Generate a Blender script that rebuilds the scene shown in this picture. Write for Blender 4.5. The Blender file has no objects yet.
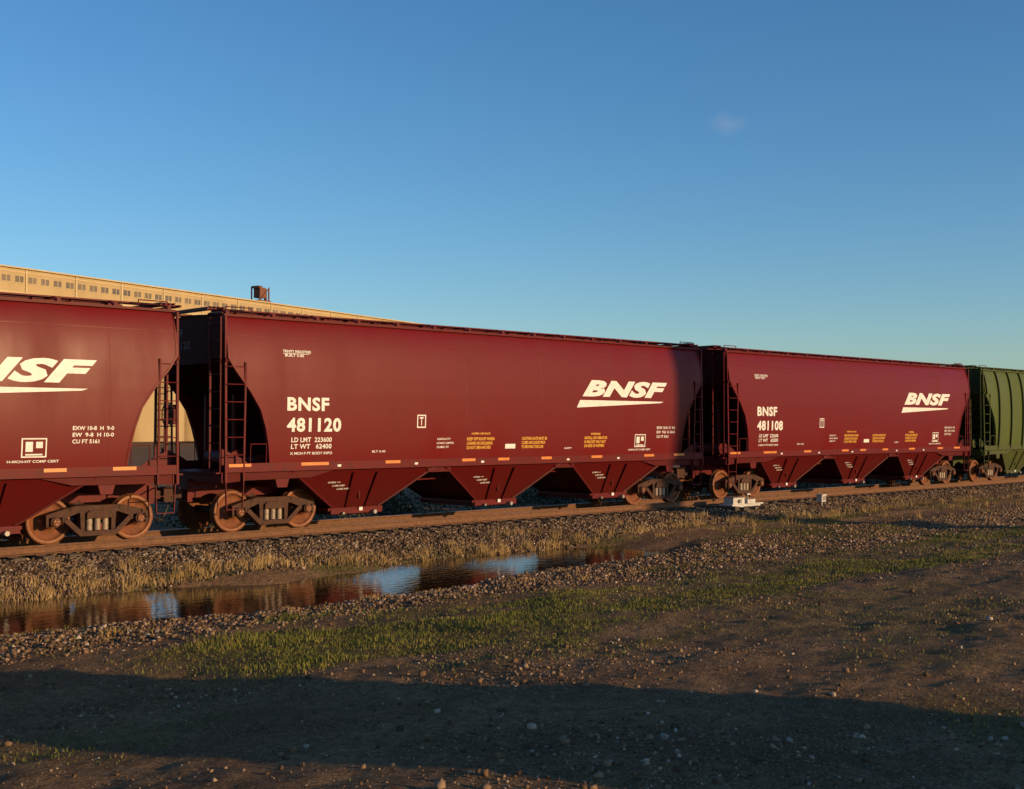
import bpy, bmesh, math, random
import numpy as np
from mathutils import Vector, Matrix
random.seed(5); rng=np.random.default_rng(7)
sc=bpy.context.scene
sc.view_settings.view_transform='Standard'; sc.view_settings.look='None'; sc.view_settings.exposure=0
COL=sc.collection
# ------------------------------------------------------------ materials
def newmat(name):
    m=bpy.data.materials.new(name); m.use_nodes=True
    nt=m.node_tree; return m,nt,nt.nodes['Principled BSDF']
def ramp(nt,fac,stops):
    r=nt.nodes.new('ShaderNodeValToRGB'); cr=r.color_ramp
    while len(cr.elements)<len(stops): cr.elements.new(0.5)
    for e,(p,c) in zip(cr.elements,stops): e.position=p; e.color=(*c,1)
    nt.links.new(fac,r.inputs['Fac']); return r.outputs['Color']
def noise(nt,scale,detail=4,coord='Object',mapscale=None,rough=.55):
    tc=nt.nodes.new('ShaderNodeTexCoord'); n=nt.nodes.new('ShaderNodeTexNoise')
    n.inputs['Scale'].default_value=scale; n.inputs['Detail'].default_value=detail; n.inputs['Roughness'].default_value=rough
    o=tc.outputs[coord]
    if mapscale:
        mp=nt.nodes.new('ShaderNodeMapping'); mp.inputs['Scale'].default_value=mapscale
        nt.links.new(o,mp.inputs['Vector']); o=mp.outputs['Vector']
    nt.links.new(o,n.inputs['Vector']); return n.outputs['Fac']
def mix(nt,f,a,b,mode='MIX'):
    m=nt.nodes.new('ShaderNodeMix'); m.data_type='RGBA'; m.blend_type=mode
    for s,v in ((m.inputs[0],f),(m.inputs[6],a),(m.inputs[7],b)):
        if isinstance(v,bpy.types.NodeSocket): nt.links.new(v,s)
        elif isinstance(v,tuple): s.default_value=(*v,1)
        else: s.default_value=v
    return m.outputs[2]
def bump(nt,bs,h,strength,dist=.02):
    b=nt.nodes.new('ShaderNodeBump'); b.inputs['Strength'].default_value=strength; b.inputs['Distance'].default_value=dist
    nt.links.new(h,b.inputs['Height']); nt.links.new(b.outputs['Normal'],bs.inputs['Normal'])
def simple(name,c1,c2,scale=6,rough=.6,metal=0,bs=0,mapscale=None,spec=None):
    m,nt,b=newmat(name); n=noise(nt,scale,5,mapscale=mapscale)
    nt.links.new(ramp(nt,n,[(.3,c1),(.7,c2)]),b.inputs['Base Color'])
    b.inputs['Roughness'].default_value=rough; b.inputs['Metallic'].default_value=metal
    if spec is not None: b.inputs['Specular IOR Level'].default_value=spec
    if bs: bump(nt,b,n,bs,.01)
    return m
def paint(name,base,dirt,rough=.42,wave=.10,spec=.2):
    m,nt,b=newmat(name)
    n1=noise(nt,1.2,6,mapscale=(1,1,.25)); n2=noise(nt,9,6,mapscale=(1,1,.15))
    c=mix(nt,ramp(nt,n1,[(.35,(0,0,0)),(.75,(.45,.45,.45))]),base,tuple(x*.72 for x in base))
    c=mix(nt,ramp(nt,n2,[(.52,(0,0,0)),(.85,(.25,.25,.25))]),c,dirt)
    tc=nt.nodes.new('ShaderNodeTexCoord'); sp=nt.nodes.new('ShaderNodeSeparateXYZ'); nt.links.new(tc.outputs['Object'],sp.inputs[0])
    mr=nt.nodes.new('ShaderNodeMapRange'); nt.links.new(sp.outputs['Z'],mr.inputs[0])
    mr.inputs[1].default_value=1.7; mr.inputs[2].default_value=.3; mr.inputs[3].default_value=0; mr.inputs[4].default_value=.4
    c=mix(nt,mr.outputs[0],c,dirt)
    nt.links.new(c,b.inputs['Base Color']); b.inputs['Specular IOR Level'].default_value=spec
    nt.links.new(ramp(nt,n1,[(.3,(rough-.06,)*3),(.7,(rough+.1,)*3)]),b.inputs['Roughness'])
    n3=noise(nt,.9,2,mapscale=(1,1,.5)); bump(nt,b,n3,wave,.03)
    return m
M={}
M['red']=paint('boxcar_red_paint',(.132,.0036,.0040),(.08,.012,.008))
M['redlow']=paint('hopper_bay_red_with_shade',(.090,.0035,.0035),(.055,.014,.009),.5,.1,.12)  # side red darkened: under-car shade put into the bay colour
M['redend']=simple('end_red_with_shade',(.075,.004,.005),(.055,.006,.005),4,.6,spec=.08)  # side red darkened and dulled: shade of the car ends put into the colour
M['green']=paint('green_paint',(.072,.095,.018),(.07,.07,.025),.5)
M['reddark']=simple('red_frame_paint',(.125,.006,.007),(.085,.010,.009),5,.5,spec=.15)
M['greendark']=simple('green_frame_paint',(.065,.085,.02),(.06,.06,.025),5,.6,spec=.15)
M['white']=simple('white_decal',(.74,.71,.66),(.62,.59,.54),8,.5)
M['yellow']=simple('yellow_decal',(.8,.42,.04),(.7,.36,.04),8,.5)
M['orange']=simple('reflector_tape',(.66,.20,.02),(.5,.15,.02),8,.4)
M['black']=simple('black_paint',(.012,.012,.012),(.02,.018,.016),8,.5)
M['end_stencil']=simple('muted_stencil',(.2,.12,.11),(.15,.1,.1),8,.6)  # muted reddish grey for the end numbers
M['wheel']=simple('rusty_wheel_steel',(.22,.072,.027),(.11,.038,.018),7,.7,0,.3,spec=.2)
M['rim']=simple('worn_wheel_rim',(.25,.10,.045),(.15,.058,.028),9,.5,.1,0,spec=.25)
M['truck']=simple('truck_cast_steel',(.085,.034,.018),(.038,.018,.012),9,.7,0,.4,spec=.2)
M['spring']=simple('spring_steel',(.36,.27,.19),(.18,.12,.08),12,.5,.1)
M['rail']=simple('rail_rust',(.19,.09,.045),(.11,.055,.03),12,.75,.0,.3,spec=.2)
M['tread']=simple('polished_rail_head',(.40,.31,.25),(.25,.18,.14),10,.35,.6)
M['tie']=simple('creosote_tie',(.07,.05,.035),(.11,.08,.055),6,.9,0,.6,(.3,3,3))
M['galv']=simple('galvanised',(.30,.27,.24),(.2,.18,.16),10,.5,.4)
M['concrete']=simple('elevator_concrete',(.44,.32,.16),(.36,.26,.13),.25,.9,0,0,(1,1,.3))
M['concrete2']=simple('elevator_trim',(.54,.42,.24),(.46,.35,.19),.4,.9)
M['glass']=simple('window_glass',(.10,.08,.06),(.2,.15,.09),.3,.35)
M['rust']=simple('rusty_sheet',(.20,.07,.03),(.12,.05,.03),1.5,.8)
M['caster_shed']=simple('caster_shed_metal',(.3,.3,.28),(.25,.24,.22),1,.6)
M['whitebox']=simple('weathered_white',(.6,.57,.52),(.36,.32,.28),5,.6)
# ------------------------------------------------------------ mesh builder
class MB:
    def __init__(s): s.v=[];s.f=[];s.m=[];s.s=[];s.mats=[]
    def mi(s,k):
        if k not in s.mats: s.mats.append(k)
        return s.mats.index(k)
    def add(s,vs,fs,mat,sm=False):
        o=len(s.v); s.v+= [tuple(p) for p in vs]; i=s.mi(mat)
        for f in fs: s.f.append(tuple(o+a for a in f)); s.m.append(i); s.s.append(sm)
    def box(s,cx,cy,cz,sx,sy,sz,mat,R=None):
        vs=[Vector((x*sx/2,y*sy/2,z*sz/2)) for x in(-1,1) for y in(-1,1) for z in(-1,1)]
        if R is not None: vs=[R@p for p in vs]
        vs=[(p.x+cx,p.y+cy,p.z+cz) for p in vs]
        s.add(vs,[(0,1,3,2),(4,6,7,5),(0,4,5,1),(2,3,7,6),(0,2,6,4),(1,5,7,3)],mat)
    def bar(s,p0,p1,w,h,mat):
        p0=Vector(p0);p1=Vector(p1);d=p1-p0;q=d.to_track_quat('X','Z').to_matrix();c=(p0+p1)/2
        s.box(c.x,c.y,c.z,d.length,w,h,mat,q)
    def cyl(s,p0,p1,r,mat,n=10,r2=None,sm=True):
        p0=Vector(p0);p1=Vector(p1);d=(p1-p0);q=d.to_track_quat('Z','Y').to_matrix();r2=r if r2 is None else r2
        vs=[];
        for p,rr in((p0,r),(p1,r2)):
            for i in range(n):
                a=2*math.pi*i/n; vs.append(p+q@Vector((rr*math.cos(a),rr*math.sin(a),0)))
        s.add(vs,[(i,(i+1)%n,n+(i+1)%n,n+i) for i in range(n)],mat,sm)
        s.add(vs[:n],[tuple(reversed(range(n)))],mat); s.add(vs[n:],[tuple(range(n))],mat)
    def lathe(s,prof,c,mat,n=28,axis='y',sm=True):
        vs=[]
        for r,t in prof:
            for i in range(n):
                a=2*math.pi*i/n
                if axis=='y': vs.append((c[0]+r*math.cos(a),c[1]+t,c[2]+r*math.sin(a)))
                else: vs.append((c[0]+r*math.cos(a),c[1]+r*math.sin(a),c[2]+t))
        fs=[(k*n+i,k*n+(i+1)%n,(k+1)*n+(i+1)%n,(k+1)*n+i) for k in range(len(prof)-1) for i in range(n)]
        s.add(vs,fs,mat,sm)
    def prism(s,poly,y0,y1,mat):
        n=len(poly); vs=[(x,y0,z) for x,z in poly]+[(x,y1,z) for x,z in poly]
        s.add(vs,[tuple(range(n)),tuple(reversed(range(n,2*n)))]+[(i,n+i,n+(i+1)%n,(i+1)%n) for i in range(n)],mat)
    def mesh(s,name,fixn=True):
        me=bpy.data.meshes.new(name); me.from_pydata(s.v,[],s.f)
        for k in s.mats: me.materials.append(M[k])
        me.polygons.foreach_set('material_index',s.m); me.polygons.foreach_set('use_smooth',s.s)
        if fixn:
            bm=bmesh.new(); bm.from_mesh(me); bmesh.ops.recalc_face_normals(bm,faces=bm.faces); bm.to_mesh(me); bm.free()
        me.update(); return me
def obj(name,me,parent=None,loc=(0,0,0),rz=0):
    o=bpy.data.objects.new(name,me); COL.objects.link(o); o.location=loc; o.rotation_euler=(0,0,rz)
    if parent: o.parent=parent
    return o
def empty(name,loc=(0,0,0),rz=0):
    o=bpy.data.objects.new(name,None); COL.objects.link(o); o.location=loc; o.rotation_euler=(0,0,rz); return o
# ------------------------------------------------------------ noise for terrain
T=rng.random((256,256))
def vn(x,y):
    xi=np.floor(x).astype(int); yi=np.floor(y).astype(int); fx=x-xi; fy=y-yi
    fx=fx*fx*(3-2*fx); fy=fy*fy*(3-2*fy)
    a=T[xi%256,yi%256];b=T[(xi+1)%256,yi%256];c=T[xi%256,(yi+1)%256];d=T[(xi+1)%256,(yi+1)%256]
    return (a*(1-fx)+b*fx)*(1-fy)+(c*(1-fx)+d*fx)*fy
def fbm(x,y,o=4):
    s=0;a=.5
    for i in range(o): s=s+a*(vn(x*2**i+17.3*i,y*2**i+5.1*i)-.5); a*=.5
    return s*2
def ss(a,b,x): t=np.clip((x-a)/(b-a),0,1); return t*t*(3-2*t)
YP=[-3000,-20,0,5,10,14,16.5,17.3,18.0,19.5,20.35,21.2,22.75,26.45,28.5,60,5000]
ZP=[.8,.6,.35,.2,-.12,-.4,-.5,-.61,-.78,-.78,-.58,-.44,-.235,-.235,-.6,-.6,-.6]
def H(x,y):
    x=np.asarray(x,float);y=np.asarray(y,float)
    w=ss(14.5,17,y)*(1-ss(20.3,22,y))
    yw=y+w*1.2*fbm(x*.22,y*.15,3)
    z=np.interp(yw,YP,ZP)
    ditch=ss(16,18,yw)*(1-ss(19.5,21.2,yw))
    z=z+ditch*.34*ss(20.5,25.5,x+2*fbm(x*.5,y*.5,2))
    bed=ss(22.2,22.9,y)*(1-ss(26.4,27,y))
    near=(np.abs(x)<200)&(y>-60)&(y<80)
    z=z+np.where(near,(1-bed)*(1-.6*ditch)*(.09*fbm(x*.35,y*.35,3)+.05*fbm(x*1.7,y*1.7,4)),0)
    z=z+np.where(near,.022*fbm(x*4.5,y*4.5,3),0)
    return z
def grassmask(x,y):
    yc=12.3+.9*fbm(x*.15,y*0+3,2)
    hw=2.2+.7*fbm(x*.3,y*0+9,2)
    m=1-ss(.5,1.25,np.abs(y-yc)/hw+1.2*fbm(x*.6,y*.8,4))
    m=m*(.25+.75*ss(-.25,.1,fbm(x*.28+3,y*.9+50,4)+.35*(1-ss(9,13,x))))
    m=m*ss(5.5,8,x+.7*fbm(x,y,3))
    p=ss(.0,.35,fbm(x*.45+40,y*.55+11,4))*.42*(y<10.8)
    q=ss(.05,.4,fbm(x*.3+80,y*.5+31,4))*.7*ss(20,27,x)*(y>14)*(y<22)
    r=ss(.05,.35,fbm(x*.5+10,y*.8+71,4))*.5*(y>15.5)*(y<17.5)
    return np.clip(m+p+q+r,0,1)
def gravelmask(x,y):
    a=ss(20.3,21.0,y)*(1-ss(27,28.5,y))
    b=ss(13.8,15.2,y+1.0*fbm(x*.4,y*.4,3))*(1-ss(18.5,19,y))*.8
    return np.clip(np.maximum(a,b)+.0,0,1)
def axis_pts(lo,hi,step,far):
    c=np.arange(lo,hi,step); g=[];d=step;p=hi
    while p<far: g.append(p); d*=1.35; p+=d
    g.append(far)
    h=[];d=step;p=lo-step
    while p>-far: h.append(p); d*=1.35; p-=d
    h.append(-far)
    return np.array(h[::-1]+list(c)+g)
xs=axis_pts(2,42,.075,4000); ys=axis_pts(2,23,.075,4000)
X,Y=np.meshgrid(xs,ys,indexing='ij'); Z=H(X,Y)
def fast(me,co,q):
    k=q.shape[1]
    me.vertices.add(len(co)); me.vertices.foreach_set('co',co.astype(np.float32).ravel())
    me.loops.add(q.size); me.loops.foreach_set('vertex_index',q.astype(np.int32).ravel())
    me.polygons.add(len(q)); me.polygons.foreach_set('loop_start',np.arange(0,q.size,k,dtype=np.int32))
    me.update(calc_edges=True)
def grid_mesh(name,X,Y,Z):
    nx,ny=X.shape
    me=bpy.data.meshes.new(name); co=np.stack([X.ravel(),Y.ravel(),Z.ravel()],1)
    idx=np.arange(nx*ny).reshape(nx,ny)
    q=np.stack([idx[:-1,:-1],idx[1:,:-1],idx[1:,1:],idx[:-1,1:]],-1).reshape(-1,4)
    fast(me,co,q); me.polygons.foreach_set('use_smooth',np.ones(len(q),bool)); return me
gme=grid_mesh('ground',X,Y,Z)
for nm,fn in(('grass',grassmask),('gravel',gravelmask)):
    a=gme.attributes.new(nm,'FLOAT','POINT'); a.data.foreach_set('value',fn(X,Y).ravel().astype(np.float32))
m,nt,b=newmat('ground_soil')
n1=noise(nt,.8,6); n2=noise(nt,9,8,rough=.68); n3=noise(nt,45,3); n4=noise(nt,110,3)
dirt=mix(nt,ramp(nt,n2,[(.35,(0,0,0)),(.65,(1,1,1))]),ramp(nt,n1,[(.35,(.18,.10,.045)),(.65,(.36,.215,.10))]),(.13,.072,.034))
dirt=mix(nt,ramp(nt,n3,[(.56,(0,0,0)),(.62,(.65,.65,.65))]),dirt,(.45,.31,.18))
dirt=mix(nt,ramp(nt,n4,[(.56,(0,0,0)),(.62,(.7,.7,.7))]),dirt,(.06,.04,.022))
tc=nt.nodes.new('ShaderNodeTexCoord'); vo=nt.nodes.new('ShaderNodeTexVoronoi'); vo.inputs['Scale'].default_value=26
nt.links.new(tc.outputs['Object'],vo.inputs['Vector'])
sp=nt.nodes.new('ShaderNodeSeparateColor'); nt.links.new(vo.outputs['Color'],sp.inputs[0])
grav=ramp(nt,sp.outputs[0],[(0,(.06,.038,.022)),(.6,(.16,.10,.058)),(1,(.30,.20,.13))])
ag=nt.nodes.new('ShaderNodeAttribute'); ag.attribute_name='gravel'
ar=nt.nodes.new('ShaderNodeAttribute'); ar.attribute_name='grass'
c=mix(nt,ag.outputs['Fac'],dirt,grav)
gc=ramp(nt,n2,[(.3,(.05,.048,.012)),(.7,(.14,.11,.032))])
mm=nt.nodes.new('ShaderNodeMath'); mm.operation='MULTIPLY'; mm.inputs[1].default_value=.75; nt.links.new(ar.outputs['Fac'],mm.inputs[0])
c=mix(nt,mm.outputs[0],c,gc)
nt.links.new(c,b.inputs['Base Color']); b.inputs['Roughness'].default_value=.95; b.inputs['Specular IOR Level'].default_value=.1
gm=nt.nodes.new('ShaderNodeMath'); gm.operation='MULTIPLY'; nt.links.new(vo.outputs['Distance'],gm.inputs[0]); nt.links.new(ag.outputs['Fac'],gm.inputs[1])
ad=nt.nodes.new('ShaderNodeMath'); ad.operation='MULTIPLY_ADD'; ad.inputs[1].default_value=-.8
nt.links.new(gm.outputs[0],ad.inputs[0]); nt.links.new(n2,ad.inputs[2])
bump(nt,b,ad.outputs[0],1.0,.075)
gme.materials.append(m); obj('ground',gme)
# water
m,nt,b=newmat('ditch_water'); b.inputs['Base Color'].default_value=(.03,.016,.008,1); b.inputs['Roughness'].default_value=.05
b.inputs['IOR'].default_value=1.33; n=noise(nt,3.5,4,mapscale=(1,1.8,1)); bump(nt,b,n,.14,.03)
b.inputs['Specular IOR Level'].default_value=.6
wx,wy=np.meshgrid(np.linspace(-60,27,4),np.linspace(15.4,21.8,3),indexing='ij')
wme=grid_mesh('water',wx,wy,wx*0-.60); wme.materials.append(m); obj('water',wme)
# ------------------------------------------------------------ stones
def stones(name,px,py,size,cols,sink=.25):
    base=np.array([[x,y,z] for x in(-1,1) for y in(-1,1) for z in(-1,1)],float)*.5
    f=np.array([(0,1,3,2),(4,6,7,5),(0,4,5,1),(2,3,7,6),(0,2,6,4),(1,5,7,3)])
    n=len(px); v=base[None]+rng.uniform(-.27,.27,(n,8,3))
    v*=size[:,None,None]*rng.uniform(.6,1.3,(n,1,3))
    a=rng.uniform(0,6.28,n); bb=rng.uniform(-.7,.7,n)
    ca,sa=np.cos(a)[:,None],np.sin(a)[:,None]; cb,sb=np.cos(bb)[:,None],np.sin(bb)[:,None]
    x,y,z=v[...,0],v[...,1],v[...,2]
    y,z=y*cb-z*sb,y*sb+z*cb; x,y=x*ca-y*sa,x*sa+y*ca
    co=np.stack([x+px[:,None],y+py[:,None],z+(H(px,py)+size*(.5-sink))[:,None]],-1).reshape(-1,3)
    q=(f[None]+(np.arange(n)*8)[:,None,None]).reshape(-1,4)
    me=bpy.data.meshes.new(name); fast(me,co,q)
    at=me.attributes.new('rnd','FLOAT','POINT'); at.data.foreach_set('value',np.repeat(rng.random(n),8).astype(np.float32))
    m,nt,b=newmat(name+'_stone'); A=nt.nodes.new('ShaderNodeAttribute'); A.attribute_name='rnd'
    nt.links.new(ramp(nt,A.outputs['Fac'],cols),b.inputs['Base Color']); b.inputs['Roughness'].default_value=.9; b.inputs['Specular IOR Level'].default_value=.15
    me.materials.append(m); return obj(name,me)
def sample(n,x0,x1,y0,y1,fn,bias=1.0):
    x=x0+(x1-x0)*rng.random(n)**bias; y=rng.uniform(y0,y1,n); k=rng.random(n)<fn(x,y); return x[k],y[k]
cols=[(0,(.055,.034,.02)),(.5,(.135,.085,.05)),(.88,(.24,.165,.105)),(1,(.42,.33,.24))]
px,py=sample(75000,5,70,20.3,23.1,lambda x,y:(.2+.8*ss(20.5,21.4,y))*(.55+.45*ss(-.25,.1,fbm(x*.7,y*1.5,3))),1.5)
qx,qy=sample(16000,5,60,23.1,26.5,lambda x,y:x*0+1,1.5)
px=np.r_[px,qx];py=np.r_[py,qy]
stones('ballast_gravel',px,py,rng.uniform(.02,.052,len(px)),cols)
pc=[(0,(.09,.052,.028)),(.5,(.19,.115,.062)),(.9,(.32,.21,.125)),(1,(.5,.4,.3))]
px,py=sample(60000,3,45,13.5,18,lambda x,y:gravelmask(x,y)*(1-.8*grassmask(x,y)),1.3)
qx,qy=sample(90000,2,34,2.5,14,lambda x,y:(.15+.85*ss(-.05,.35,fbm(x*.5,y*.5,3)))*(1-.8*grassmask(x,y)),1.3)
rx,ry=sample(14000,24,75,5,20.5,lambda x,y:.8+0*x,1.2)
sz=np.r_[rng.gamma(3,.0075,len(px)).clip(.012,.055),rng.gamma(2.0,.0052,len(qx)).clip(.007,.045),rng.gamma(3,.007,len(rx)).clip(.012,.06)]
stones('pebbles',np.r_[px,qx,rx],np.r_[py,qy,ry],sz,pc,.35)
# ------------------------------------------------------------ grass
def blades(name,px,py,h,w,lean,cols):
    n=len(px); a=rng.uniform(0,6.28,n); l=rng.uniform(.1,1,n)*lean*h; la=rng.uniform(0,6.28,n); z=H(px,py)-.01
    dx,dy=np.cos(a)*w/2,np.sin(a)*w/2
    v=np.zeros((n,5,3))
    v[:,0]=np.stack([px-dx,py-dy,z],1); v[:,1]=np.stack([px+dx,py+dy,z],1)
    mx,my=px+.35*l*np.cos(la),py+.35*l*np.sin(la)
    v[:,2]=np.stack([mx+dx*.7,my+dy*.7,z+h*.6],1); v[:,3]=np.stack([mx-dx*.7,my-dy*.7,z+h*.6],1)
    v[:,4]=np.stack([px+l*np.cos(la),py+l*np.sin(la),z+h*.97],1)
    t=np.array([(0,1,2),(0,2,3),(3,2,4)]); q=(t[None]+(np.arange(n)*5)[:,None,None]).reshape(-1,3)
    me=bpy.data.meshes.new(name); fast(me,v.reshape(-1,3),q)
    at=me.attributes.new('rnd','FLOAT','POINT')
    r=np.clip(rng.random(n)*.6+.4*(fbm(px*.8,py*.8,3)+.5),0,1)
    at.data.foreach_set('value',np.repeat(r,5).astype(np.float32))
    m,nt,b=newmat(name+'_blades'); A=nt.nodes.new('ShaderNodeAttribute'); A.attribute_name='rnd'
    nt.links.new(ramp(nt,A.outputs['Fac'],cols),b.inputs['Base Color']); b.inputs['Roughness'].default_value=.7; b.inputs['Specular IOR Level'].default_value=.2
    me.materials.append(m); return obj(name,me)
gx,gy=sample(440000,3,42,3,20,lambda x,y:grassmask(x,y)**1.35,1.35)
hh=rng.uniform(.02,.065,len(gx))*(.6+1.1*(fbm(gx*1.3,gy*1.3,3)+.4)).clip(.4,2.0)*np.where(gy<10,.7,1)
blades('grass',gx,gy,hh,.007+hh*.05,.9,[(0,(.055,.075,.012)),(.5,(.135,.145,.022)),(.8,(.23,.19,.045)),(1,(.36,.25,.10))])
tx=[];ty=[];th=[]
for i in range(380):
    cx=6+44*random.random()**1.4; cy=random.choice([20.6,20.7,20.8,20.7,21.2,21.9])+random.uniform(-.25,.25)
    if i>290: cy=random.uniform(14.5,16.8)
    if i>345: cx=random.uniform(24,45); cy=random.uniform(17,21)
    n=random.randint(20,65); r=random.uniform(.04,.2); s=random.uniform(.10,.34)*(1 if cy>18 else .45)
    tx+=list(rng.normal(cx,r,n)); ty+=list(rng.normal(cy,r*.7,n)); th+=list(rng.uniform(.5,1,n)*s)
tx=np.array(tx);ty=np.array(ty);th=np.array(th)
blades('dry_grass',tx,ty,th,np.full(len(tx),.011),.7,[(0,(.16,.12,.04)),(.5,(.36,.23,.09)),(1,(.55,.37,.17))])
gx,gy=sample(90000,4,45,19.9,21.6,lambda x,y:ss(.0,.35,fbm(x*.6,y*1.2,3)+.12)*(1-.6*ss(20.9,21.6,y)),1.4)
blades('grass',gx,gy,rng.uniform(.02,.07,len(gx)),np.full(len(gx),.009),.8,[(0,(.05,.065,.014)),(.5,(.13,.13,.032)),(1,(.28,.21,.08))])
# ------------------------------------------------------------ track
YC=24.6
tr=empty('railroad_track',(0,YC,0))
mb=MB()
rp=[(-.07,-.18),(.07,-.18),(.07,-.165),(.012,-.15),(.010,-.045),(.036,-.035),(.036,-.003),(.025,0),(-.025,0),(-.036,-.003),(-.036,-.035),(-.010,-.045),(-.012,-.15),(-.07,-.165)]
for yy in(-.755,.755):
    vs=[(x,yy+a,z) for x in(-120,260) for a,z in rp]; n=len(rp)
    for i in range(n):
        mt='tread' if i in(6,7,8) else 'rail'
        j=(i+1)%n; mb.add([vs[i],vs[j],vs[n+j],vs[n+i]],[(0,1,2,3)],mt)
obj('rails',mb.mesh('rails'),tr)
mb=MB()
for i in range(480):
    x=-60+i*.54
    e=random.uniform(-.05,.05)
    mb.box(x,e,-.275,.23,2.6,.18,'tie',Matrix.Rotation(random.uniform(-.02,.02),3,'Z'))
    if -5<x<60:
        for yy in(-.755,.755): mb.box(x,yy,-.181,.19,.36,.012,'rail')
obj('ties',mb.mesh('ties'),tr)
# ------------------------------------------------------------ hopper car
PZ=[1.36,1.55,1.9,2.3,2.7,3.1,3.5,3.8,4.05,4.3,4.5,4.66,4.72]
PW=[1.50,1.53,1.565,1.592,1.605,1.61,1.60,1.58,1.55,1.505,1.455,1.40,1.37]
PI=[1.12,1.08,1.03,.94,.80,.53,.20,.0,0,0,0,0,0]
L=8.35
def hw(z): return float(np.interp(z,PZ,PW))
def inset(z): return float(np.interp(z,PZ,PI))
def car_mesh(pm,fm,em,lm,ribs=False):
    mb=MB(); zr=sorted(set(PZ+[1.45,3.2,3.3,3.4,3.6,3.7,2.9,3.0]))
    nxs=12
    for sgn in(-1,1):
        vs=[];fs=[]
        for z in zr:
            e=L-inset(z)
            for i in range(nxs+1): vs.append((-e+2*e*i/nxs,sgn*hw(z),z))
        for k in range(len(zr)-1):
            for i in range(nxs):
                a=k*(nxs+1)+i; fs.append((a,a+1,a+nxs+2,a+nxs+1))
        mb.add(vs,fs,pm,True)
        for ex in(-1,1):
            vs=[];fs=[]
            for z in zr:
                e=ex*(L-inset(z)); vs+=[(e,sgn*(hw(z)+.012),z),(e,sgn*(hw(z)-.10),z),(e-ex*.05,sgn*(hw(z)+.012),z)]
            for k in range(len(zr)-1):
                a=3*k; fs+=[(a,a+1,a+4,a+3),(a,a+3,a+5,a+2)]
            mb.add(vs,fs,pm)
        for u in(1.45,4.13,6.86,9.6,12.4,15.2):
            w=.009; x=u-L; vs=[];fs=[]
            if ribs: continue
            for z in zr: vs+=[(x-w,sgn*(hw(z)+.0008),z),(x,sgn*(hw(z)+.002),z),(x+w,sgn*(hw(z)+.0008),z)]
            for k in range(len(zr)-1):
                if abs(x)+.02<L-inset(zr[k]): a=3*k; fs+=[(a,a+1,a+4,a+3),(a+1,a+2,a+5,a+4)]
            mb.add(vs,fs,pm)
        if ribs:
            for i in range(15):
                x=-L+.1+i*(2*L-.2)/14
                for k in range(len(zr)-1):
                    if abs(x)<L-inset(zr[k])+.02:
                        mb.bar((x,sgn*(hw(zr[k])+.03),zr[k]),(x,sgn*(hw(zr[k+1])+.03),zr[k+1]),.06,.09,fm)
        mb.box(0,sgn*1.40,4.735,2*L+.04,.09,.05,fm)
        mb.box(0,sgn*(hw(4.3)+.004),4.3,2*L-.02,.010,.014,pm)
        mb.box(0,sgn*1.525,1.45,2*L+.02,.07,.17,fm); mb.box(0,sgn*1.50,1.355,2*L+.06,.15,.02,fm)
    ry=[(-1.37,4.73),(-1.0,4.77),(-.5,4.80),(0,4.82),(.5,4.80),(1.0,4.77),(1.37,4.73)]
    vs=[(x,y,z) for x in(-L,L) for y,z in ry]; mb.add(vs,[(i,i+1,i+8,i+7) for i in range(6)],pm,True)
    for i in range(9):
        x=-L+.2+i*(2*L-.4)/8
        for s in(-1,1): mb.bar((x,s*1.36,4.755),(x,s*.45,4.825),.06,.05,fm)
    mb.box(0,0,4.86,2*L-1.2,.62,.10,fm)
    for i in range(5):
        x=-6.2+i*3.1; mb.box(x,0,4.93,2.95,.72,.04,pm)
        for k in range(4): mb.box(x-1.2+k*.8,-.38,4.93,.05,.08,.08,fm); mb.box(x-1.2+k*.8,0,4.96,.04,.7,.03,fm)
    for s in(-1,1):
        for k in range(4): mb.box(0,s*(.80+k*.09),4.885,2*L+.5,.035,.03,fm)
        n=14
        for i in range(n+1):
            x=-L+.1+i*(2*L-.2)/n
            mb.box(x,s*.94,4.86,.05,.42,.02,fm); mb.bar((x,s*1.14,4.875),(x,s*1.34,4.76),.05,.03,fm); mb.box(x,s*1.37,4.79,.08,.03,.09,fm)
    for ex in(-1,1):
        for k in range(4): mb.box(ex*(L-.15+k*.1),0,4.915,.04,2.3,.03,fm)
        mb.box(ex*(L+.26),0,4.87,.05,2.4,.05,fm)
        for s in(-1,1):
            pts=[(ex*(L-.1),s*1.3,4.75),(ex*(L-.1),s*1.3,4.93),(ex*(L-.75),s*1.3,4.93),(ex*(L-.75),s*1.3,4.75)]
            for a,b in zip(pts[:-1],pts[1:]): mb.cyl(a,b,.013,fm,6)
        zt=[3.75,3.9,4.05,4.3,4.5,4.66,4.72]
        poly=[(ex*(L-.02),-hw(z)+.01,z) for z in zt]+[(ex*(L-.02),y,z-.005) for y,z in ry[1:-1]]+[(ex*(L-.02),hw(z)-.01,z) for z in zt[::-1]]
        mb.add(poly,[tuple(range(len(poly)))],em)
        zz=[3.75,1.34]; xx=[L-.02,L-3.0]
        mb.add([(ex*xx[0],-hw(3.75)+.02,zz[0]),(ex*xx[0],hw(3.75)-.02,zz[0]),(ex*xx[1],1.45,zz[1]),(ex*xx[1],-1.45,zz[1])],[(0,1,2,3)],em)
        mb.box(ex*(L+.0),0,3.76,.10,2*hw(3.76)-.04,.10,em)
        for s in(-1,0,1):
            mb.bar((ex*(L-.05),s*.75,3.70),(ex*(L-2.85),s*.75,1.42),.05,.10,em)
        mb.box(ex*(L-1.45),0,.97,3.2,.38,.42,fm)
        mb.box(ex*(L-.75),0,1.335,1.9,2.92,.03,fm)
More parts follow.
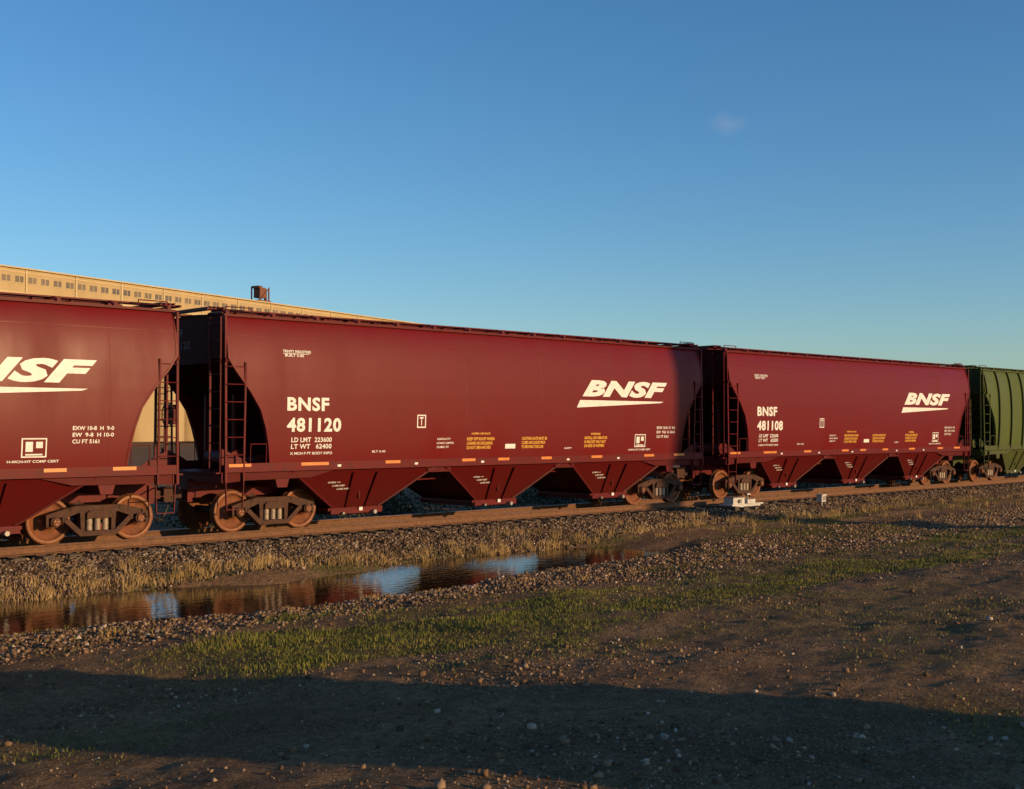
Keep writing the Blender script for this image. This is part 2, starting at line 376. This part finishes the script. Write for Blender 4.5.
        mb.box(ex*(L+.02),0,1.24,.14,3.0,.22,fm)
        mb.prism([(ex*(L-1.25),1.32),(ex*(L-1.70),1.32),(ex*(L-1.60),.98),(ex*(L-1.35),.98)],-1.45,1.45,fm)
        for s in(-1,1):
            mb.prism([(ex*(L-.05),1.345),(ex*(L-2.9),1.345),(ex*(L-2.2),1.18),(ex*(L-.5),1.16),(ex*(L-.05),1.12)],s*1.47,s*1.485,lm)
            mb.prism([(ex*(L-.95),1.35),(ex*(L-2.6),1.35),(ex*(L-1.9),2.2)],s*.32-.01,s*.32+.01,fm)
            mb.bar((ex*(L-1.3),s*1.40,1.38),(ex*(L-1.3),s*1.40,2.62),.07,.07,fm)
            mb.bar((ex*(L-.75),s*.6,1.38),(ex*(L-.75),s*.6,3.05),.08,.06,fm)
            mb.prism([(ex*(L-.02),1.36),(ex*(L-.9),1.36),(ex*(L-.55),1.62),(ex*(L-.02),1.85)],s*1.30,s*1.315,fm)
        for s in(-1,1):
            y=s*1.545
            mb.bar((ex*(L+.02),y,1.15),(ex*(L+.02),s*1.50,4.72),.05,.05,fm)
            mb.bar((ex*(L-.42),y,1.15),(ex*(L-.42),s*1.615,3.72),.04,.035,fm)
            for k in range(6):
                z=1.72+k*.38; mb.cyl((ex*(L+.02),s*1.585,z),(ex*(L-.42),s*1.60,z),.012,fm,6)
            pts=[(ex*(L+.0),s*1.5,1.3),(ex*(L-.03),s*1.5,.55),(ex*(L-.42),s*1.5,.55),(ex*(L-.45),s*1.5,1.3)]
            for a,b in zip(pts[:-1],pts[1:]): mb.bar(a,b,.045,.018,fm)
            mb.bar((ex*(L-.02),s*1.5,.9),(ex*(L-.44),s*1.5,.9),.04,.015,fm)
            for yy in(s*1.42,s*.98): mb.bar((ex*(L+.08),yy,1.3),(ex*(L+.08),yy,4.7 if ex<0 else 3.9),.04,.04,fm)
            for k in range(9 if ex<0 else 7): mb.cyl((ex*(L+.10),s*1.42,1.6+k*.37),(ex*(L+.10),s*.98,1.6+k*.37),.013,fm,6)
            mb.cyl((ex*(L-.6),s*1.54,1.95),(ex*(L-1.0),s*1.54,1.95),.012,fm,6)
            for q in(-.6,-1.0): mb.cyl((ex*(L+q),s*1.54,1.95),(ex*(L+q),s*1.52,1.5),.011,fm,6)
        mb.cyl((ex*(L+.16),-1.4,1.05),(ex*(L+.16),-.2,1.0),.014,fm,6)
        mb.cyl((ex*(L+.25),.3,.85),(ex*(L+.45),.32,.35),.03,'black',8); mb.cyl((ex*(L+.45),.32,.35),(ex*(L+.68),.2,.25),.03,'black',8)
        mb.box(ex*(L+.30),0,.85,.5,.16,.18,'truck'); mb.box(ex*(L+.13),0,.87,.12,.5,.4,fm)
        mb.prism([(ex*(L+.5),.68),(ex*(L+.72),.70),(ex*(L+.72),1.0),(ex*(L+.5),1.02)],-.18,.06,'truck')
        mb.prism([(ex*(L+.6),.70),(ex*(L+.86),.72),(ex*(L+.86),.98),(ex*(L+.6),1.0)],.07,.19,'truck')
    mb.box(-L-.14,.55,2.6,.14,.3,.45,fm)
    c=Vector((-L-.24,.55,2.6))
    for i in range(20):
        a0=2*math.pi*i/20;a1=2*math.pi*(i+1)/20
        mb.cyl(c+Vector((0,.27*math.cos(a0),.27*math.sin(a0))),c+Vector((0,.27*math.cos(a1),.27*math.sin(a1))),.014,'truck',6)
    for i in range(5):
        a=2*math.pi*i/5; mb.cyl(c,c+Vector((0,.27*math.cos(a),.27*math.sin(a))),.01,'truck',6)
    mb.cyl((-L+.75,-.75,1.62),(-L+.75,.35,1.62),.19,fm,14); mb.cyl((-L+1.25,-.9,1.55),(-L+1.25,-.5,1.55),.13,fm,12)
    mb.box(-L+1.2,-1.1,1.55,.25,.25,.3,fm)
    for cx in(-4.55,0,4.55):
        ht,hb=2.12,.66; yt,yb=1.47,1.02; zt,zb=1.36,.42
        vs=[(cx-ht,-yt,zt),(cx+ht,-yt,zt),(cx+ht,yt,zt),(cx-ht,yt,zt),(cx-hb,-yb,zb),(cx+hb,-yb,zb),(cx+hb,yb,zb),(cx-hb,yb,zb)]
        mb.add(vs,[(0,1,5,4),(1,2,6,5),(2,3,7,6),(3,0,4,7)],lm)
        for sx in(-1,1):
            for sy in(-1,1):
                mb.bar((cx+sx*ht*.99,sy*(yt+.005),zt-.02),(cx+sx*hb,sy*(yb+.015),zb),.05,.05,lm)
        for t in(-.35,.35):
            for sy in(-1,1):mb.bar((cx+t,sy*(yt+.0),zt-.1),(cx+t*.8,sy*(yb+.03),zb),.05,.03,lm)
        mb.box(cx,0,.385,1.6,2.12,.07,fm); mb.box(cx,0,.30,1.2,1.9,.10,fm)
        for sy in(-1,1):
            mb.box(cx,sy*1.08,.33,1.5,.05,.10,fm)
            mb.cyl((cx+.45,sy*1.05,.30),(cx+.45,sy*1.24,.30),.05,'galv',8); mb.cyl((cx-.45,sy*1.05,.30),(cx-.45,sy*1.2,.30),.03,'galv',8)
            mb.box(cx+.1,sy*1.12,.38,.1,.02,.08,'white')
        mb.box(cx,0,1.0,.03,2.4,.7,fm)
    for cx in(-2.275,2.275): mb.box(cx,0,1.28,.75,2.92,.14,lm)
    mb.cyl((-6.2,-.9,.95),(6.2,-.9,1.15),.022,fm,6)
    return mb.mesh('hopper_body')
def truck_mesh():
    mb=MB()
    for ax in(-.89,.89):
        mb.cyl((ax,-.95,.457),(ax,.95,.457),.08,'truck',12)
        for s in(-1,1):
            pr=[(0,.10),(.10,.10),(.135,.085),(.15,.03),(.20,.005),(.30,.0),(.375,.015),(.385,.055)]
            mb.lathe([(r,s*t) for r,t in pr],(ax,s*.765,.457),'wheel',36)
            mb.lathe([(r,s*t) for r,t in[(.385,.055),(.395,.060),(.448,.060),(.457,.05)]],(ax,s*.765,.457),'rim',36)
            mb.lathe([(.457,s*.05),(.460,s*-.05),(.485,s*-.07),(.48,s*-.085),(.39,s*-.09),(.36,s*-.03),(.15,s*-.03),(.1,s*-.06),(0,s*-.06)],(ax,s*.765,.457),'wheel',36)
            mb.cyl((ax,s*.93,.457),(ax,s*1.16,.457),.105,'truck',16); mb.cyl((ax,s*1.16,.457),(ax,s*1.19,.457),.075,'wheel',12)
            for k in range(3):
                a=k*2.09+.5; mb.cyl((ax+.04*math.cos(a),s*1.19,.457+.04*math.sin(a)),(ax+.04*math.cos(a),s*1.205,.457+.04*math.sin(a)),.013,'spring',6)
            mb.box(ax,s*1.03,.575,.26,.18,.06,'truck')
    for s in(-1,1):
        y0,y1=s*.95,s*1.12
        mb.prism([(-1.07,.36),(-1.07,.60),(-.80,.68),(-.48,.755),(.48,.755),(.80,.68),(1.07,.60),(1.07,.36),(1.02,.36),(1.02,.58),(.76,.58),(.74,.44),(.70,.44),(.66,.53),(.42,.615),(-.42,.615),(-.66,.53),(-.70,.44),(-.74,.44),(-.76,.58),(-1.02,.58),(-1.02,.36)],y0,y1,'truck')
        mb.prism([(-.72,.46),(-.64,.52),(-.34,.245),(.34,.245),(.64,.52),(.72,.46),(.38,.15),(-.38,.15)],y0-s*.01,y1+s*.015,'truck')
        for c in(-1,1):
            mb.prism([(c*.28,.24),(c*.36,.24),(c*.38,.62),(c*.28,.62)],y0+s*.003,y1-s*.01,'truck')
            mb.box(c*.52,s*1.125,.70,.16,.02,.05,'truck')
        mb.prism([(-.26,.50),(.26,.50),(.26,.60),(.20,.66),(-.20,.66),(-.26,.60)],s*1.17,s*.8,'truck')
        for k,xx in enumerate((-.17,0,.17)):
            pr=[]
            for i in range(13): pr+= [(.072 if i%2==0 else .05,.255+i*.02)]
            mb.lathe(pr,(xx,s*1.06,0),'spring',12,'z')
            mb.cyl((xx,s*1.06,.25),(xx,s*1.06,.5),.045,'truck',8)
        mb.box(-.50,s*.72,.40,.10,.12,.3,'truck'); mb.box(.50,s*.72,.40,.10,.12,.3,'truck')
    mb.box(0,0,.60,.42,1.75,.26,'truck'); mb.cyl((0,0,.7),(0,0,.80),.2,'truck',16)
    for c in(-1,1): mb.cyl((c*.5,-.8,.36),(c*.5,.8,.36),.04,'truck',8)
    return mb.mesh('truck')
def text_mesh(s,shear=0,off=0,space=1.0):
    cu=bpy.data.curves.new('t','FONT'); cu.body=s; cu.shear=shear; cu.offset=off; cu.resolution_u=3; cu.space_character=space
    o=bpy.data.objects.new('t',cu); COL.objects.link(o); dg=bpy.context.evaluated_depsgraph_get()
    me=bpy.data.meshes.new_from_object(o.evaluated_get(dg)); bpy.data.objects.remove(o); return me
class Decals:
    def __init__(s): s.mb=MB()
    def addpoly(s,bm,mat):
        for z in PZ:
            g=list(bm.verts)+list(bm.edges)+list(bm.faces); bmesh.ops.bisect_plane(bm,geom=g,plane_co=(0,0,z),plane_no=(0,0,1),dist=1e-5)
        bm.verts.index_update()
        vs=[(v.co.x,-(hw(v.co.z)+.006) if v.co.z>1.56 else -1.565,v.co.z) for v in bm.verts]
        s.mb.add(vs,[tuple(v.index for v in f.verts) for f in bm.faces],mat)
    def text(s,t,x0,x1,z0,z1,mat='white',shear=0,off=0,space=1.0):
        me=text_mesh(t,shear,off,space); bm=bmesh.new(); bm.from_mesh(me); bpy.data.meshes.remove(me)
        xs=[v.co.x for v in bm.verts]; ys=[v.co.y for v in bm.verts]; a,b,c,d=min(xs),max(xs),min(ys),max(ys)
        for v in bm.verts: v.co=Vector((x0-L+(v.co.x-a)/(b-a)*(x1-x0),0,z0+(v.co.y-c)/(d-c)*(z1-z0)))
        s.addpoly(bm,mat); bm.free()
    def poly(s,pts,mat='white'):
        bm=bmesh.new(); bm.faces.new([bm.verts.new((x-L,0,z)) for x,z in pts]); s.addpoly(bm,mat); bm.free()
    def rect(s,x0,x1,z0,z1,mat='white'): s.poly([(x0,z0),(x1,z0),(x1,z1),(x0,z1)],mat)
    def frame(s,x0,x1,z0,z1,w=.025,mat='white'):
        s.rect(x0,x1,z0,z0+w,mat);s.rect(x0,x1,z1-w,z1,mat);s.rect(x0,x0+w,z0+w,z1-w,mat);s.rect(x1-w,x1,z0+w,z1-w,mat)
def car_decals(num,lw):
    d=Decals()
    d.text('BNSF',1.49,2.62,2.68,2.99,off=.036,space=1.10); d.text(num,1.49,2.97,2.21,2.53,off=.036,space=1.10)
    d.text('LD LMT  223600',1.62,2.72,1.98,2.09,off=.022,space=1.05); d.text('LT WT   '+lw,1.62,2.72,1.83,1.94,off=.022,space=1.05)
    d.text('X MCH P FT BODY INFO',1.6,2.75,1.70,1.76,off=.02)
    d.text('TRINITY INDUSTRIES',1.4,2.15,3.98,4.04,off=.02); d.text('BUILT 3-05',1.45,1.95,3.89,3.95,off=.02); d.rect(1.4,2.1,3.955,3.965)
    d.text('BNSF',11.18,14.93,3.17,3.64,shear=.36,off=.055,space=1.08)
    d.poly([(10.95,2.86),(14.62,3.03),(14.74,3.07),(11.08,3.07)])
    d.frame(5.24,5.52,2.30,2.62,.03); d.text('T',5.32,5.44,2.36,2.56,off=.01)
    for x,ls in((6.9,['KEEP OFF ROOF WHEN','LOADING OR UNLOADING','DO NOT OPEN HATCHES']),(8.85,['CAUTION GATE MUST BE','CLOSED AND LOCKED PRIOR','TO MOVING THIS CAR']),(11.3,['INSTALL AIR VIBRATOR','IN BRACKET ONLY NOT','ON SIDES OF HOPPERS'])):
        for k,t in enumerate(ls): d.text(t,x,x+.95-.06*k,1.98-k*.11,2.06-k*.11,'yellow',off=.02)
    d.text('HOPPER CARE PLATE',7.05,7.7,2.13,2.18,'yellow',off=.02); d.text('WARNING',11.55,11.95,2.10,2.16,'yellow',off=.02)
    d.text('CAPACITY',5.9,6.35,2.0,2.05,off=.02); d.text('LOAD LIMITS',5.9,6.45,1.9,1.95,off=.02); d.text('CUBIC FT',5.9,6.3,1.8,1.85,off=.02)
    d.rect(8.25,8.62,1.76,1.88)
    d.frame(13.46,13.95,1.74,2.11,.025); d.rect(13.54,13.68,1.85,2.04); d.rect(13.74,13.87,1.92,2.04); d.rect(13.54,13.87,1.78,1.81)
    for k,t in enumerate(['EXW 10-8  H  9-0','EW  9-8  H 10-0','CU FT 5161']): d.text(t,14.45,15.3-.3*(k==2),2.26-k*.13,2.34-k*.13,off=.022)
    d.text('H-MCH-HT COMP CERT',13.2,14.2,1.64,1.69,off=.02)
    d.text('BLT 3-05',3.9,4.3,1.72,1.77,off=.02); d.text('CAPY',10.5,10.8,1.72,1.77,off=.02)
    for x,w in((1.9,.75),(4.3,.45),(6.75,.45),(8.0,.4),(9.6,.4),(11.6,.45),(13.9,.45),(15.3,.5)): d.rect(x,x+w,1.455,1.525,'orange')
    d.rect(.05,.6,1.46,1.525,'orange')
    for x in(2.9,5.2,7.4,10.6,12.7): d.rect(x,x+.10,1.41,1.46)
    for cx in(-4.55,0,4.55):
        for k in range(3):
            me=text_mesh('LUBE INSP' if k else 'OPEN <>',0,.02)
            vv=[v.co.copy() for v in me.vertices]; a=max(v.x for v in vv)
            out=[]
            for v in vv:
                z=1.02-.08*k+v.y*.05; t=(z-.42)/.94; y=-(1.02+t*.45)-.010; out.append((cx-1.0+v.x/a*.36+k*.15,y,z))
            d.mb.add(out,[tuple(p.vertices) for p in me.polygons],'white')
    for k,t in enumerate(['BNSF',num]):
        me=text_mesh(t,0,.015); vv=[v.co.copy() for v in me.vertices]; a=max(v.x for v in vv)
        d.mb.add([(-L+.012,.95-v.x/a*.9*(.66 if k==0 else 1),4.35-.28*k+v.y*.25) for v in vv],[tuple(p.vertices) for p in me.polygons],'end_stencil')
    return d.mb.mesh('lettering',False)
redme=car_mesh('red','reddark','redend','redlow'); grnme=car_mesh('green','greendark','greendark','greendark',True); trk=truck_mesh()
def car(xc,me,dec=None):
    e=empty('covered_hopper_car',(xc,YC,0)); obj('hopper_body',me,e)
    for s in(-1,1): obj('wheel_truck',trk,e,(s*6.87,0,0))
    if dec: obj('lettering',dec,e)
    return e
P=18.1; X2=22.3
dd=car_decals('481120','62400')
car(X2,redme,dd); car(X2-P+.22,redme,car_decals('481097','62400')); car(X2+P,redme,car_decals('481108','62500')); car(X2-2*P+.2,redme,dd)
d=Decals(); d.text('BN',3.9,5.9,2.5,3.9,off=.04); d.text('BURLINGTON NORTHERN',6.4,11.4,3.2,3.5,off=.02); d.text('BN 467215',6.4,8.4,2.3,2.6,off=.02); gd=d.mb.mesh('lettering',False)
car(X2+2*P,grnme,gd); car(X2+3*P,grnme,gd); car(X2+4*P,redme,dd)
# ------------------------------------------------------------ trackside equipment
e=empty('switch_machine',(32.2,22.75,float(H(32.2,22.75)))); mb=MB()
mb.box(0,0,.10,1.5,.5,.10,'whitebox'); mb.box(-.3,0,.24,.6,.36,.2,'whitebox'); mb.box(.42,0,.2,.42,.3,.14,'whitebox')
mb.cyl((-.3,-.18,.24),(-.3,-.26,.24),.06,'galv',10); mb.cyl((.2,0,.14),(1.4,.1,.10),.03,'whitebox',8); mb.cyl((.5,.2,.12),(.5,1.3,.06),.03,'galv',8); mb.cyl((-.2,.2,.12),(-.2,1.3,.06),.03,'galv',8)
for i in range(3): mb.box(-.5+i*.5,-.36,.03,.25,.5,.08,'tie',Matrix.Rotation(.2*i,3,'Z'))
mb.box(-.3,0,.352,.64,.40,.02,'galv'); mb.cyl((.42,0,.27),(.42,0,.42),.02,'galv',8); mb.box(.42,-.02,.43,.16,.06,.05,'whitebox')
mb.box(-.85,.1,.05,.2,1.2,.12,'tie'); obj('housing',mb.mesh('housing'),e)
e=empty('relay_box',(35.9,22.1,float(H(35.9,22.1)))); mb=MB()
mb.cyl((0,0,0),(0,0,.18),.04,'galv',8); mb.box(0,0,.27,.26,.2,.22,'whitebox'); mb.box(0,0,.39,.30,.25,.03,'whitebox'); mb.box(.02,-.105,.27,.18,.01,.15,'galv'); obj('box',mb.mesh('box'),e)
# ------------------------------------------------------------ grain elevator
ang=math.radians(18.05); ge=empty('grain_elevator',(86.4,217.5,.2),ang); mb=MB()
x0,x1=-90,215
mb.box((x0+x1)/2,6,28.35,x1-x0,10,4.6,'concrete')
mb.box((x0+x1)/2,6,30.77,x1-x0+1,11,.24,'concrete2')
mb.box((x0+x1)/2,6,30.05,x1-x0+.6,10.2,.2,'concrete2')
mb.box((x0+x1)/2,6,25.8,x1-x0+1,16,.5,'concrete2')
n=int((x1-x0)/2.9)
for i in range(n):
    x=x0+1.6+i*2.9
    mb.box(x,.985,28.75,1.8,.04,1.1,'glass'); mb.box(x,.95,28.1,2.0,.12,.12,'concrete2'); mb.box(x,.94,28.75,.12,.06,1.1,'concrete2')
    if i%4==0: mb.box(x+1.45,.9,28.4,.35,.2,4.2,'concrete2')
for i in range(int((x1-x0)/8)):
    x=x0+4+i*8.02
    mb.cyl((x,2,-1),(x,2,25.55),4.0,'concrete',28)
    mb.cyl((x,10,-1),(x,10,25.55),4.0,'concrete',20)
obj('silos_and_gallery',mb.mesh('silos'),ge)
mb=MB()
for ax in(-1.6,1.6):
    for ay in(-1.2,1.2): mb.box(ax,ay,1.7,.25,.25,3.4,'rust')
mb.box(0,0,2.0,2.2,2.0,2.2,'rust'); mb.box(-1.2,0,3.3,1.3,2.2,.5,'rust'); mb.bar((-1.6,-1.2,.3),(1.6,-1.2,3.2),.15,.15,'rust'); mb.box(.6,0,3.3,2.6,.2,.2,'rust'); mb.cyl((1.9,0,0),(1.9,0,2.6),.35,'rust',10); mb.box(0,0,.15,4.2,3,.28,'rust')
obj('rooftop_machinery',mb.mesh('mach'),ge,(73,2.2,30.9))
# ------------------------------------------------------------ shrubs behind train
def foliage(name,n,fx,cols):
    p,s=fx(n); n=len(p)
    a=rng.normal(size=(n,3)); a/=np.linalg.norm(a,axis=1)[:,None]; b_=np.cross(a,rng.normal(size=(n,3))); b_/=np.linalg.norm(b_,axis=1)[:,None]
    s=s[:,None]; v=np.stack([p-a*s,p+b_*s*.5,p+a*s,p-b_*s*.5],1).reshape(-1,3); q=np.arange(4*n).reshape(-1,4)
    me=bpy.data.meshes.new(name); fast(me,v,q); at=me.attributes.new('rnd','FLOAT','POINT'); at.data.foreach_set('value',np.repeat(rng.random(n),4).astype(np.float32))
    m,nt,b=newmat(name+'_leaf'); A=nt.nodes.new('ShaderNodeAttribute'); A.attribute_name='rnd'; nt.links.new(ramp(nt,A.outputs['Fac'],cols),b.inputs['Base Color']); b.inputs['Roughness'].default_value=.7
    me.materials.append(m); return obj(name,me)
def sh(n):
    k=110; cx=rng.uniform(10,75,k); cy=rng.uniform(29.5,33,k); r=rng.uniform(.5,1.0,k); i=rng.integers(0,k,n)
    d=rng.normal(size=(n,3)); d/=np.linalg.norm(d,axis=1)[:,None]; d*=rng.random(n)[:,None]**.4
    p=np.stack([cx[i]+d[:,0]*r[i]*1.5,cy[i]+d[:,1]*r[i],-.5+np.abs(d[:,2])*r[i]*1.3],1); return p,rng.uniform(.03,.08,n)
foliage('shrubs',34000,sh,[(0,(.02,.025,.01)),(.6,(.045,.045,.015)),(1,(.10,.07,.035))])
# ------------------------------------------------------------ unseen shadow casters added behind the photographer
az=math.radians(17.5); sd=Vector((math.sin(az),-math.cos(az),0)); EL=math.radians(11.0)
tip=Vector((4.9,11.4,0)); pos=tip+sd*17.2
e=empty('shadow_caster_shed',(pos.x,pos.y,float(H(pos.x,pos.y))-.05),az); mb=MB()  # invented shed shape, out of view, added to cast the foreground shadow
mb.box(0,0,1.15,2.8,6,2.3,'caster_shed'); mb.add([(-1.5,-3.2,2.3),(1.5,-3.2,2.3),(.3,-3.2,2.8),(-1.5,3.2,2.3),(1.5,3.2,2.3),(.3,3.2,2.8)],[(0,1,2),(3,5,4),(0,2,5,3),(1,4,5,2),(0,3,4,1)],'caster_shed')
mb.box(0,3.02,1.05,1.0,.05,2.0,'whitebox'); obj('caster_walls_and_roof',mb.mesh('caster_shed'),e)
pos=Vector((30.1,23,0))+sd*56
e=empty('shadow_caster_column',(pos.x,pos.y,.5)); mb=MB(); mb.cyl((0,0,0),(0,0,19),.95,'rust',20,.72); mb.cyl((0,0,19),(0,0,19.5),.85,'rust',20); obj('stack',mb.mesh('stack'),e)  # invented tall column, out of view, added to shade one end of a car side
# ------------------------------------------------------------ light
w=bpy.data.worlds.new('World'); sc.world=w; w.use_nodes=True; nt=w.node_tree; bg=nt.nodes['Background']
sky=nt.nodes.new('ShaderNodeTexSky'); sky.sky_type='NISHITA'; sky.sun_disc=False; sky.sun_elevation=EL; sky.sun_rotation=math.atan2(sd.x,sd.y)
sky.air_density=1.0; sky.dust_density=.4; sky.ozone_density=2.8
tc=nt.nodes.new('ShaderNodeTexCoord'); sub=nt.nodes.new('ShaderNodeVectorMath'); sub.operation='SUBTRACT'; sub.inputs[1].default_value=(.789,.567,.238)
nt.links.new(tc.outputs['Generated'],sub.inputs[0])
mul=nt.nodes.new('ShaderNodeVectorMath'); mul.operation='MULTIPLY'; mul.inputs[1].default_value=(1,1,2.0); nt.links.new(sub.outputs[0],mul.inputs[0])
ln=nt.nodes.new('ShaderNodeVectorMath'); ln.operation='LENGTH'; nt.links.new(mul.outputs[0],ln.inputs[0])
nz=nt.nodes.new('ShaderNodeTexNoise'); nz.inputs['Scale'].default_value=90; nt.links.new(tc.outputs['Generated'],nz.inputs['Vector'])
ma=nt.nodes.new('ShaderNodeMath'); ma.operation='MULTIPLY_ADD'; ma.inputs[1].default_value=.022; nt.links.new(nz.outputs['Fac'],ma.inputs[0]); nt.links.new(ln.outputs['Value'],ma.inputs[2])
mr=nt.nodes.new('ShaderNodeMapRange'); mr.interpolation_type='SMOOTHSTEP'; nt.links.new(ma.outputs[0],mr.inputs[0]); mr.inputs[1].default_value=.030; mr.inputs[2].default_value=.008; mr.inputs[3].default_value=0; mr.inputs[4].default_value=1
c=mix(nt,mr.outputs[0],(1.0,1.13,1.27),(1.5,1.27,1.26)); c=mix(nt,1.0,sky.outputs[0],c,'MULTIPLY')
hs=nt.nodes.new('ShaderNodeHueSaturation'); hs.inputs['Saturation'].default_value=1.12; nt.links.new(c,hs.inputs['Color'])
nt.links.new(hs.outputs['Color'],bg.inputs['Color']); bg.inputs['Strength'].default_value=.125
sl=bpy.data.lights.new('sun','SUN'); sl.energy=5.0; sl.angle=math.radians(.5); sl.color=(1,.66,.32)
so=bpy.data.objects.new('sun',sl); COL.objects.link(so)
tod=Vector((-sd.x*math.cos(EL),-sd.y*math.cos(EL),-math.sin(EL))); so.rotation_euler=tod.to_track_quat('-Z','Y').to_euler()
# ------------------------------------------------------------ camera
cd=bpy.data.cameras.new('camera'); co=bpy.data.objects.new('camera',cd); COL.objects.link(co); sc.camera=co
cd.sensor_width=36; cd.lens=43.14; cd.clip_end=8000; cd.clip_start=.1
co.location=(0,0,2.32); co.rotation_euler=(math.radians(91.52),0,math.radians(-44.26))
